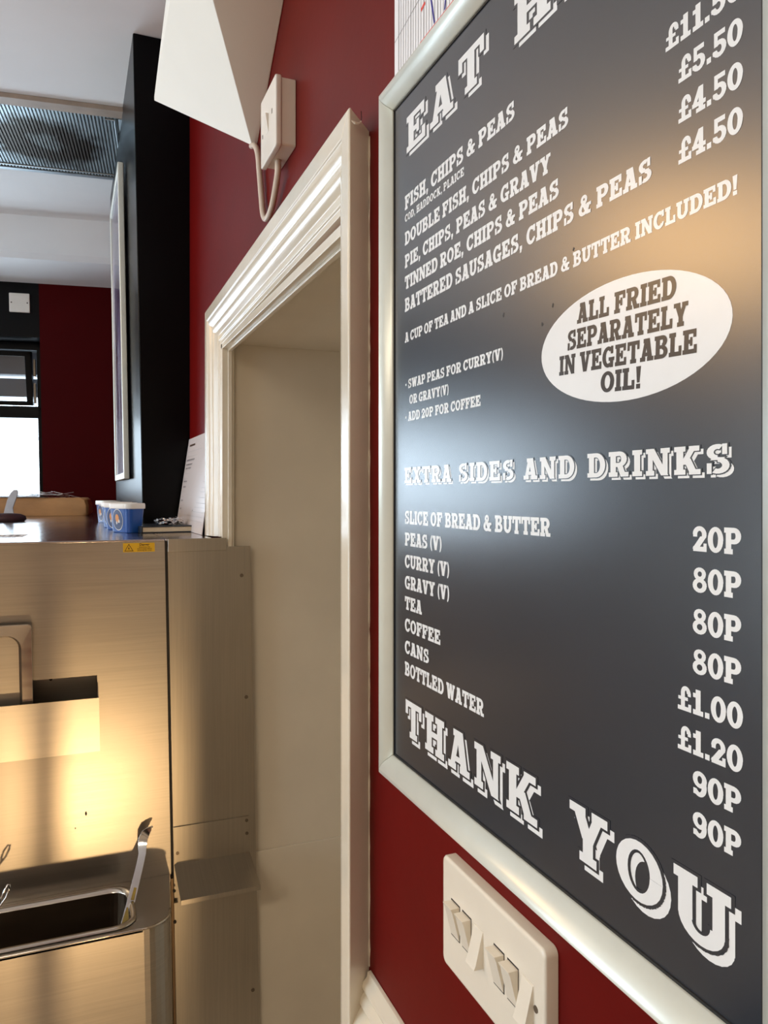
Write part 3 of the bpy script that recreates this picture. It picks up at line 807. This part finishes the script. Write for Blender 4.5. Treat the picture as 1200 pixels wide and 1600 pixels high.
# ------------------------------------------------------------------ switch plate
swp = thing('light_switch', (.27, .452, -.31), 'cream six-gang rocker light switch plate below the menu board', 'switch')
def psec(y0, z0, y1, z1, r, x): return [(x, y, z) for y, z in rounded(y0, z0, y1, z1, r, 5)]
SY0, SY1, SZ0_, SZ1_ = .3885, .5245, -.3520, -.2710
MB().rings([psec(SY0, SZ0_, SY1, SZ1_, .005, .2699), psec(SY0, SZ0_, SY1, SZ1_, .005, .2622), psec(SY0+.0008, SZ0_+.0008, SY1-.0008, SZ1_-.0008, .0048, .2608), psec(SY0+.0028, SZ0_+.0028, SY1-.0028, SZ1_-.0028, .004, .2600)], PLASTIC).build('plate', swp, bevel=.0003)
zc = -.3105
for gi, g in enumerate((.4850, .4235)):
    for k in range(3):
        yc = g + .0172 - k*.0172
        up = k < 2
        h = .0122; pz = (zc+h, zc-h)
        if not up: pz = (zc-h, zc+h)
        sec = [(.2602, pz[0]), (.2525, pz[0]), (.2540, pz[0] + (.0030 if not up else -.0030)), (.2594, pz[1]), (.2602, pz[1])]
        MB().rings([[(x, y, z) for x, z in sec] for y in (yc+.0062, yc-.0062)], PLASTIC).build('rocker', swp, bevel=.0003)
        MB().box((.25985, yc-.0068, zc-.0132), (.2603, yc+.0068, zc+.0132), SEAM if up else PLASTIC).build('rocker_gap', swp)
for y in (.3975, .5115): MB().disc((.2600, y, zc), .0022, (-1, 0, 0), DARKDOT, .0004, 14).build('screw_hole', swp)

# ------------------------------------------------------------------ menu board
mbd = thing('menu_board', (.27, .445, .05), 'large dark menu board in a rounded silver snap frame on the red wall', 'menu board')
BY0, BY1, BZ0, BZ1 = .2090, .6527, -.2555, .3623      # outer frame
FP = [(0, 0), (.0, .0045), (.0015, .0085), (.005, .0120), (.010, .0140), (.015, .0140), (.020, .0120), (.0240, .0090), (.0255, .0080), (.0260, .0070), (.0260, .0045)]
def rail(c0, c1, n0, n1):
    rs = []
    for c, n in ((c0, n0), (c1, n1)):
        rs.append([(W - .0003 - h, c[0] + n[0]*w, c[1] + n[1]*w) for w, h in FP])
    o = MB().rings(rs, FRAME).build('frame_rail', mbd)
    for p in o.data.polygons: p.use_smooth = len(p.vertices) == 4
    return o
g = .0003
rail((BY1, BZ0+g), (BY1, BZ1-g), (-1, 1), (-1, -1)); rail((BY1-g, BZ1), (BY0+g, BZ1), (-1, -1), (1, -1))
rail((BY1-g, BZ0), (BY0+g, BZ0), (-1, 1), (1, 1)); rail((BY0, BZ0+g), (BY0, BZ1-g), (1, 1), (1, -1))
MB().box((.2640, BY0+.004, BZ0+.004), (.2680, BY1-.004, BZ1-.004), PRINT).build('poster_print', mbd)
gk = MB(); i0 = .0255; i1 = .0275
for a, c in (((BY0+i0, BZ0+i0), (BY0+i1, BZ1-i0)), ((BY1-i1, BZ0+i0), (BY1-i0, BZ1-i0)), ((BY0+i0, BZ1-i1), (BY1-i0, BZ1-i0)), ((BY0+i0, BZ0+i0), (BY1-i0, BZ0+i1))):
    gk.box((.2632, a[0], a[1]), (.2642, c[0], c[1]), BLACKGAP)
gk.build('gasket', mbd)

# small matte scuffs on the poster sheet
scr = random.Random(8)
for y, z, r in ((.3368, .1010, .0018), (.3373, .0992, .0011), (.4414, .1173, .0016), (.3855, .1108, .0014), (.3965, .1018, .0015), (.3655, .1380, .0012)):
    MB().poly([(.26392, y + r*scr.uniform(.4, 1.1)*math.cos(2*PI*k/9), z + r*scr.uniform(.4, 1.2)*math.sin(2*PI*k/9)) for k in range(9)], BLACKGAP).build('scuff_mark', mbd, solid=False)

# --- slab-serif alphabet drawn as convex strokes; cap height 1
def q4(a, b, c, d): return [a, b, c, d]
class G:
    def __init__(self): self.p = []
    def r(self, x0, y0, x1, y1): self.p.append([(x0, y0), (x1, y0), (x1, y1), (x0, y1)]); return self
    def d(self, x0, y0, x1, y1, w):        # slanted stroke, horizontal cuts of width w
        if y0 > y1: x0, y0, x1, y1 = x1, y1, x0, y0
        self.p.append([(x0 - w/2, y0), (x0 + w/2, y0), (x1 + w/2, y1), (x1 - w/2, y1)]); return self
    def a(self, cx, cy, rx, ry, tx, ty, a0, a1, n=10):
        for k in range(n):
            t0 = math.radians(a0 + (a1-a0)*k/n); t1 = math.radians(a0 + (a1-a0)*(k+1)/n)
            f = lambda t, rr, ss: (cx + rr*math.cos(t), cy + ss*math.sin(t))
            self.p.append([f(t0, rx-tx, ry-ty), f(t0, rx, ry), f(t1, rx, ry), f(t1, rx-tx, ry-ty)])
        return self
S_ = .215; O_ = .075; L_ = .165; H_ = .16
def stem(g, x, top=True, bot=True, s=S_, ol=O_, orr=O_):
    g.r(x, 0, x+s, 1)
    if bot: g.r(x-ol, 0, x+s+orr, L_)
    if top: g.r(x-ol, 1-L_, x+s+orr, 1)
    return g
def glyph(c):
    g = G(); x = O_
    if c == 'A':
        g.d(.14, 0, .37, 1, .17).d(.62, 0, .43, 1, .24).r(.2, .22, .6, .36).r(0, 0, .30, L_).r(.44, 0, .80, L_).r(.20, 1-L_, .52, 1); return .80, g.p
    if c == 'B':
        stem(g, x, s=S_, orr=0); g.r(x, 0, .45, H_).r(x, .44, .45, .44+.13).r(x, 1-H_, .45, 1)
        g.a(.45, .275, .31, .275+.0, S_, .145, -90, 90).a(.45, .755, .27, .245, S_, .135, -90, 90); return .78, g.p
    if c == 'C':
        g.a(.40, .5, .40, .5, S_, .16, 52, 318, 18).r(.60, .66, .73, 1).r(.62, .22, .72, .32); return .76, g.p
    if c == 'D':
        stem(g, x, orr=0); g.r(x, 0, .40, H_).r(x, 1-H_, .40, 1).a(.40, .5, .40, .5, S_, .16, -90, 90, 14); return .80, g.p
    if c == 'E':
        stem(g, x, orr=0); g.r(x, 1-H_, .70, 1).r(.57, .68, .70, 1).r(x, 0, .74, H_).r(.61, 0, .74, .34).r(x, .43, .46, .57).r(.40, .33, .50, .67); return .75, g.p
    if c == 'F':
        stem(g, x); g.r(x, 1-H_, .70, 1).r(.57, .64, .70, 1).r(x, .43, .47, .57).r(.41, .33, .51, .67); return .72, g.p
    if c == 'G':
        g.a(.40, .5, .40, .5, S_, .16, 52, 300, 18).r(.60, .66, .73, 1).r(.56, .0, .74, .44).r(.46, .32, .82, .46); return .82, g.p
    if c == 'H':
        stem(g, x); stem(g, .52); g.r(x, .42, .6, .57); return .81, g.p
    if c == 'I':
        stem(g, x); return S_+2*O_, g.p
    if c == 'K':
        stem(g, x); g.d(.30, .36, .64, 1, .19).d(.42, .56, .66, 0, .23).r(.50, 1-L_, .82, 1).r(.50, 0, .86, L_); return .86, g.p
    if c == 'L':
        stem(g, x, orr=.06); g.r(x, 0, .68, H_).r(.55, 0, .68, .40); return .69, g.p
    if c == 'N':
        stem(g, x, s=.16, bot=True, orr=.06); stem(g, .62, s=.16, bot=False); g.d(.17, 1, .68, 0, .24); return .86, g.p
    if c == 'O' or c == '0':
        w = .41 if c == 'O' else .36
        g.a(w, .5, w, .5, S_, .15, 0, 360, 26); return 2*w, g.p
    if c == 'P' or c == 'R':
        stem(g, x); g.r(x, 1-H_, .45, 1).r(x, .40, .45, .54).a(.45, .70, .30, .30, S_, .15, -90, 90)
        if c == 'R': g.d(.46, .46, .62, 0, .22).r(.54, 0, .82, L_); return .82, g.p
        return .77, g.p
    if c == 'S':
        g.a(.36, .735, .32, .265, .20, .15, 62, 270, 12).a(.38, .275, .34, .275, .20, .15, -118, 90, 12).r(.52, .66, .65, 1).r(.05, 0, .18, .35).d(.34, .47, .40, .54, .35); return .72, g.p
    if c == 'T':
        g.r(0, 1-H_, .76, 1).r(0, .62, .12, 1).r(.64, .62, .76, 1).r(.38-S_/2, 0, .38+S_/2, 1).r(.20, 0, .56, L_); return .76, g.p
    if c == 'U':
        g.r(.07, .3, .07+S_, 1).r(.57, .3, .57+.17, 1).r(0, 1-L_, .36, 1).r(.49, 1-L_, .82, 1).a(.405, .34, .335, .34, .20, .17, 180, 360, 12); return .81, g.p
    if c == 'V':
        g.d(.17, 1, .40, 0, .24).d(.66, 1, .44, 0, .16).r(0, 1-L_, .36, 1).r(.50, 1-L_, .82, 1).r(.30, 0, .52, .12); return .82, g.p
    if c == 'W':
        g.d(.15, 1, .33, 0, .22).d(.53, 1, .36, 0, .15).d(.56, 1, .73, 0, .22).d(.95, 1, .76, 0, .15).r(0, 1-L_, .33, 1).r(.80, 1-L_, 1.08, 1); return 1.08, g.p
    if c == 'X':
        g.d(.17, 1, .62, 0, .24).d(.62, 1, .16, 0, .17).r(0, 1-L_, .34, 1).r(.46, 1-L_, .76, 1).r(0, 0, .30, L_).r(.44, 0, .80, L_); return .80, g.p
    if c == 'Y':
        g.d(.17, 1, .40, .42, .24).d(.64, 1, .42, .42, .18).r(.40-S_/2, 0, .40+S_/2, .5).r(0, 1-L_, .35, 1).r(.48, 1-L_, .80, 1).r(.22, 0, .58, L_); return .80, g.p
    if c == '&':
        g.a(.36, .77, .21, .23, .13, .12, 0, 360, 16).a(.33, .28, .32, .28, .19, .14, 130, 340, 14).d(.27, .72, .66, 0, .22).d(.16, .42, .30, .60, .18).d(.56, .12, .70, .48, .13).r(.56, .40, .84, .52).r(.60, 0, .82, .14); return .84, g.p
    if c == '\u00a3':
        g.r(.17, 0, .17+.18, .72).a(.42, .72, .25, .28, .18, .13, 5, 180, 10).r(.55, .64, .68, .76).r(.03, .44, .52, .54).r(.0, 0, .70, .14).r(.58, 0, .70, .28); return .70, g.p
    if c == '1':
        g.r(.20, 0, .42, 1).r(.06, 0, .56, L_).r(.06, .70, .30, .84); return .58, g.p
    if c == '2':
        g.a(.34, .68, .33, .32, .19, .15, -20, 175, 12).d(.14, .10, .52, .58, .26).r(.03, 0, .68, H_).r(.56, 0, .68, .30).r(.03, .60, .20, .72); return .70, g.p
    if c == '4':
        g.r(.36, 0, .57, 1).r(.22, 0, .68, .14).r(0, .26, .70, .40).d(.10, .34, .44, 1, .18); return .70, g.p
    if c == '5':
        g.r(.08, .84, .60, 1).r(.08, .46, .23, 1).a(.33, .32, .34, .32, .20, .15, -165, 130, 14).r(.02, .14, .16, .28); return .68, g.p
    if c == '8':
        g.a(.35, .75, .29, .25, .16, .12, 0, 360, 18).a(.35, .28, .34, .28, .18, .13, 0, 360, 18); return .70, g.p
    if c == '9':
        g.a(.35, .68, .34, .32, .20, .14, 0, 360, 20).a(.33, .42, .36, .42, .21, .15, -130, 20, 12).r(.05, .06, .20, .26); return .70, g.p
    if c == '.': g.r(.03, 0, .22, .19); return .26, g.p
    if c == ',': g.r(.04, 0, .22, .19).d(.10, -.16, .15, .05, .10); return .26, g.p
    if c == '!': g.r(.04, 0, .24, .19); g.p.append([(.08, .28), (.20, .28), (.26, 1), (.02, 1)]); return .30, g.p
    if c == '(': g.a(.34, .45, .30, .62, .13, .06, 115, 245, 10); return .26, g.p
    if c == ')': g.a(-.06, .45, .30, .62, .13, .06, -65, 65, 10); return .26, g.p
    if c == '-': g.r(.02, .36, .22, .56); return .24, g.p
    return .36, []
def grow(poly, e):
    # mitred outward offset of a convex outline
    ar = sum(poly[i][0]*poly[(i+1) % len(poly)][1] - poly[(i+1) % len(poly)][0]*poly[i][1] for i in range(len(poly)))
    p = poly if ar > 0 else poly[::-1]; out = []; n = len(p)
    for i in range(n):
        a, b, c = p[i-1], p[i], p[(i+1) % n]
        d1 = Vector((b[0]-a[0], b[1]-a[1])); d2 = Vector((c[0]-b[0], c[1]-b[1]))
        if d1.length < 1e-6 or d2.length < 1e-6: out.append(b); continue
        d1.normalize(); d2.normalize(); n1 = Vector((d1.y, -d1.x)); n2 = Vector((d2.y, -d2.x)); m = n1 + n2
        k = max(.35, 1 + n1.dot(n2)); out.append((b[0] + m.x*e/k, b[1] + m.y*e/k))
    return out
def layout(txt, gap=.085, space=.30):
    x = 0; out = []
    for c in txt:
        if c == ' ': x += space; continue
        w, p = glyph(c)
        if p: out.append((x, p))
        x += w + gap
    return x - gap, out
XP = .2640
LV = 4e-6
def put(mb, txt, y0, y1, z, h, mat, M2=None, gap=.085, space=.30, lift=.00008, western=False, boldx=0.0):
    """text from y0 (left) to y1 (right) on the board, baseline z, cap height h"""
    wd_, gl = layout(txt, gap, space); sx = (y0 - y1)/wd_
    def place(px, py, lv):
        Y, Z = y0 - px*sx, z + py*h
        if M2: Y, Z = M2(Y, Z)
        return (XP - lv, Y, Z)
    for gx, polys in gl:
        n = len(polys)
        for i, p in enumerate(polys):
            if western:
                mb.poly([place(gx + a + .115, b - .125, lift + LV*i) for a, b in grow(p, .012)], mat)
                mb.poly([place(gx + a, b, lift*2.6 + LV*i) for a, b in grow(p, .048)], PRINT)
            mb.poly([place(gx + a, b, lift*(4.2 if western else 1) + LV*i) for a, b in (grow(p, boldx) if boldx else p)], mat)

hd = MB()
put(hd, 'EAT HERE', .5988, .2470, .2868, .0300, INK, western=True, gap=.17, space=.62)
put(hd, 'EXTRA SIDES AND DRINKS', .6029, .2535, .0088, .0128, INK, western=True, gap=.17, space=.48, boldx=.01)
put(hd, 'THANK YOU', .6010, .2530, -.2040, .0300, INK, western=True, gap=.17, space=.62)
hd.build('heading_lettering', mbd, solid=False)
ml = MB()
LINES = [('FISH, CHIPS & PEAS', .6029, .4282, .2405, .0115), ('COD, HADDOCK, PLAICE', .6029, .4968, .2300, .0062), ('DOUBLE FISH, CHIPS & PEAS', .6029, .3705, .2105, .0108),
         ('PIE, CHIPS, PEAS & GRAVY', .6029, .3883, .1912, .0108), ('TINNED ROE, CHIPS & PEAS', .6029, .3798, .1730, .0108), ('BATTERED SAUSAGES, CHIPS & PEAS', .6029, .3022, .1541, .0110),
         ('A CUP OF TEA AND A SLICE OF BREAD & BUTTER INCLUDED!', .6029, .2492, .1279, .0082),
         ('- SWAP PEAS FOR CURRY(V)', .6020, .4424, .0885, .0075), ('OR GRAVY(V)', .5935, .5213, .0748, .0075), ('- ADD 20P FOR COFFEE', .6020, .4724, .0609, .0075),
         ('SLICE OF BREAD & BUTTER', .6029, .3883, -.0256, .0108), ('PEAS (V)', .6029, .5332, -.0440, .0108), ('CURRY (V)', .6029, .5203, -.0627, .0108), ('GRAVY (V)', .6029, .5203, -.0805, .0108),
         ('TEA', .6029, .5693, -.0980, .0108), ('COFFEE', .6029, .5354, -.1165, .0108), ('CANS', .6029, .5560, -.1352, .0108), ('BOTTLED WATER', .6029, .4679, -.1538, .0112)]
for t, a, b, z, h in LINES: put(ml, t, a, b, z, h, INK, boldx=.018 if h > .007 else .008)
ml.build('dish_lettering', mbd, solid=False)
pm = MB()
for t, a, z in (('\u00a311.50', .2921, .2109), ('\u00a35.50', .2837, .1918), ('\u00a34.50', .2837, .1730), ('\u00a34.50', .2837, .1539), ('20P', .2748, -.0260), ('80P', .2748, -.0447), ('80P', .2748, -.0635), ('80P', .2748, -.0818), ('\u00a31.00', .2841, -.1004), ('\u00a31.20', .2841, -.1189), ('90P', .2748, -.1370), ('90P', .2748, -.1556)):
    put(pm, t, a, .2474 if t[0] != '\u00a3' else .2467, z, .0110, INK, gap=.075, boldx=.02)
pm.build('price_lettering', mbd, solid=False)
# white oval with dark lettering, tipped a little
OC = (.3247, .0795); TA = math.radians(2.4)
def tip(Y, Z):
    a, b = -(Y - OC[0]), Z - OC[1]
    return (OC[0] - (a*math.cos(TA) + b*math.sin(TA)), OC[1] + (-a*math.sin(TA) + b*math.cos(TA)))
ov = MB()
ov.poly([(XP-.0001, *tip(OC[0] - .0728*math.cos(2*PI*k/64), OC[1] + .0318*math.sin(2*PI*k/64))) for k in range(64)], INK)
for t, a, b, z in (('ALL FRIED', .3625, .2862, .0937), ('SEPARATELY', .3712, .2782, .0798), ('IN VEGETABLE', .3785, .2720, .0663), ('OIL!', .3400, .3085, .0533)):
    put(ov, t, a, b, z, .0108, GREYINK, M2=tip, lift=.0002, boldx=.016)
ov.build('oval_badge', mbd, solid=False)

# ------------------------------------------------------------------ outside the far window
shb = thing('roller_shutter', tuple(FM @ Vector((-1.2, .42, .56))), 'grey roller shutter box and slats hanging outside the top of the window', 'shutter')
sh = MB()
sh.box((-2.4, .38, .565), (.02, .62, .80), SHUT, FM)
sh.build('shutter_box', shb)
MB().box((-2.4, .44, .465), (.02, .47, .553), SHUT, FM).build('bottom_slat', shb, bevel=.003)
br_n = random.Random(21)
tree = thing('bare_tree', (-.9, 8.2, FLZ), 'bare pale tree seen through the window', 'tree')
tk = MB(); tk.tube([(-.9, 8.2, FLZ), (-.88, 8.2, -.2), (-.80, 8.2, .5), (-.7, 8.2, 1.4), (-.6, 8.2, 2.4)], [.10, .085, .07, .05, .02], BARK, 8).build('trunk', tree, smooth=True)
def branch(mb, p, d, l, r, depth):
    pts = [p]; 
    for k in range(4):
        d = (d + Vector((br_n.uniform(-.25, .25), br_n.uniform(-.2, .2), br_n.uniform(-.12, .18)))).normalized(); pts.append(pts[-1] + d*l/4)
    mb.tube(pts, [r, r*.85, r*.7, r*.55, r*.35], BARK, 5)
    if depth:
        for k in range(3): branch(mb, pts[br_n.randint(1, 3)], (d + Vector((br_n.uniform(-.9, .9), br_n.uniform(-.5, .5), br_n.uniform(-.5, .6)))).normalized(), l*.6, r*.5, depth-1)
bb_ = MB()
for k in range(6):
    z = .1 + .26*k; s = 1 if k % 3 else -1
    branch(bb_, Vector((-.88+.06*k*.6, 8.2, z)), Vector((s*br_n.uniform(.7, 1), br_n.uniform(-.3, .3), br_n.uniform(-.3, .5))).normalized(), 1.3, .022, 2)
bb_.build('branches', tree, smooth=True)
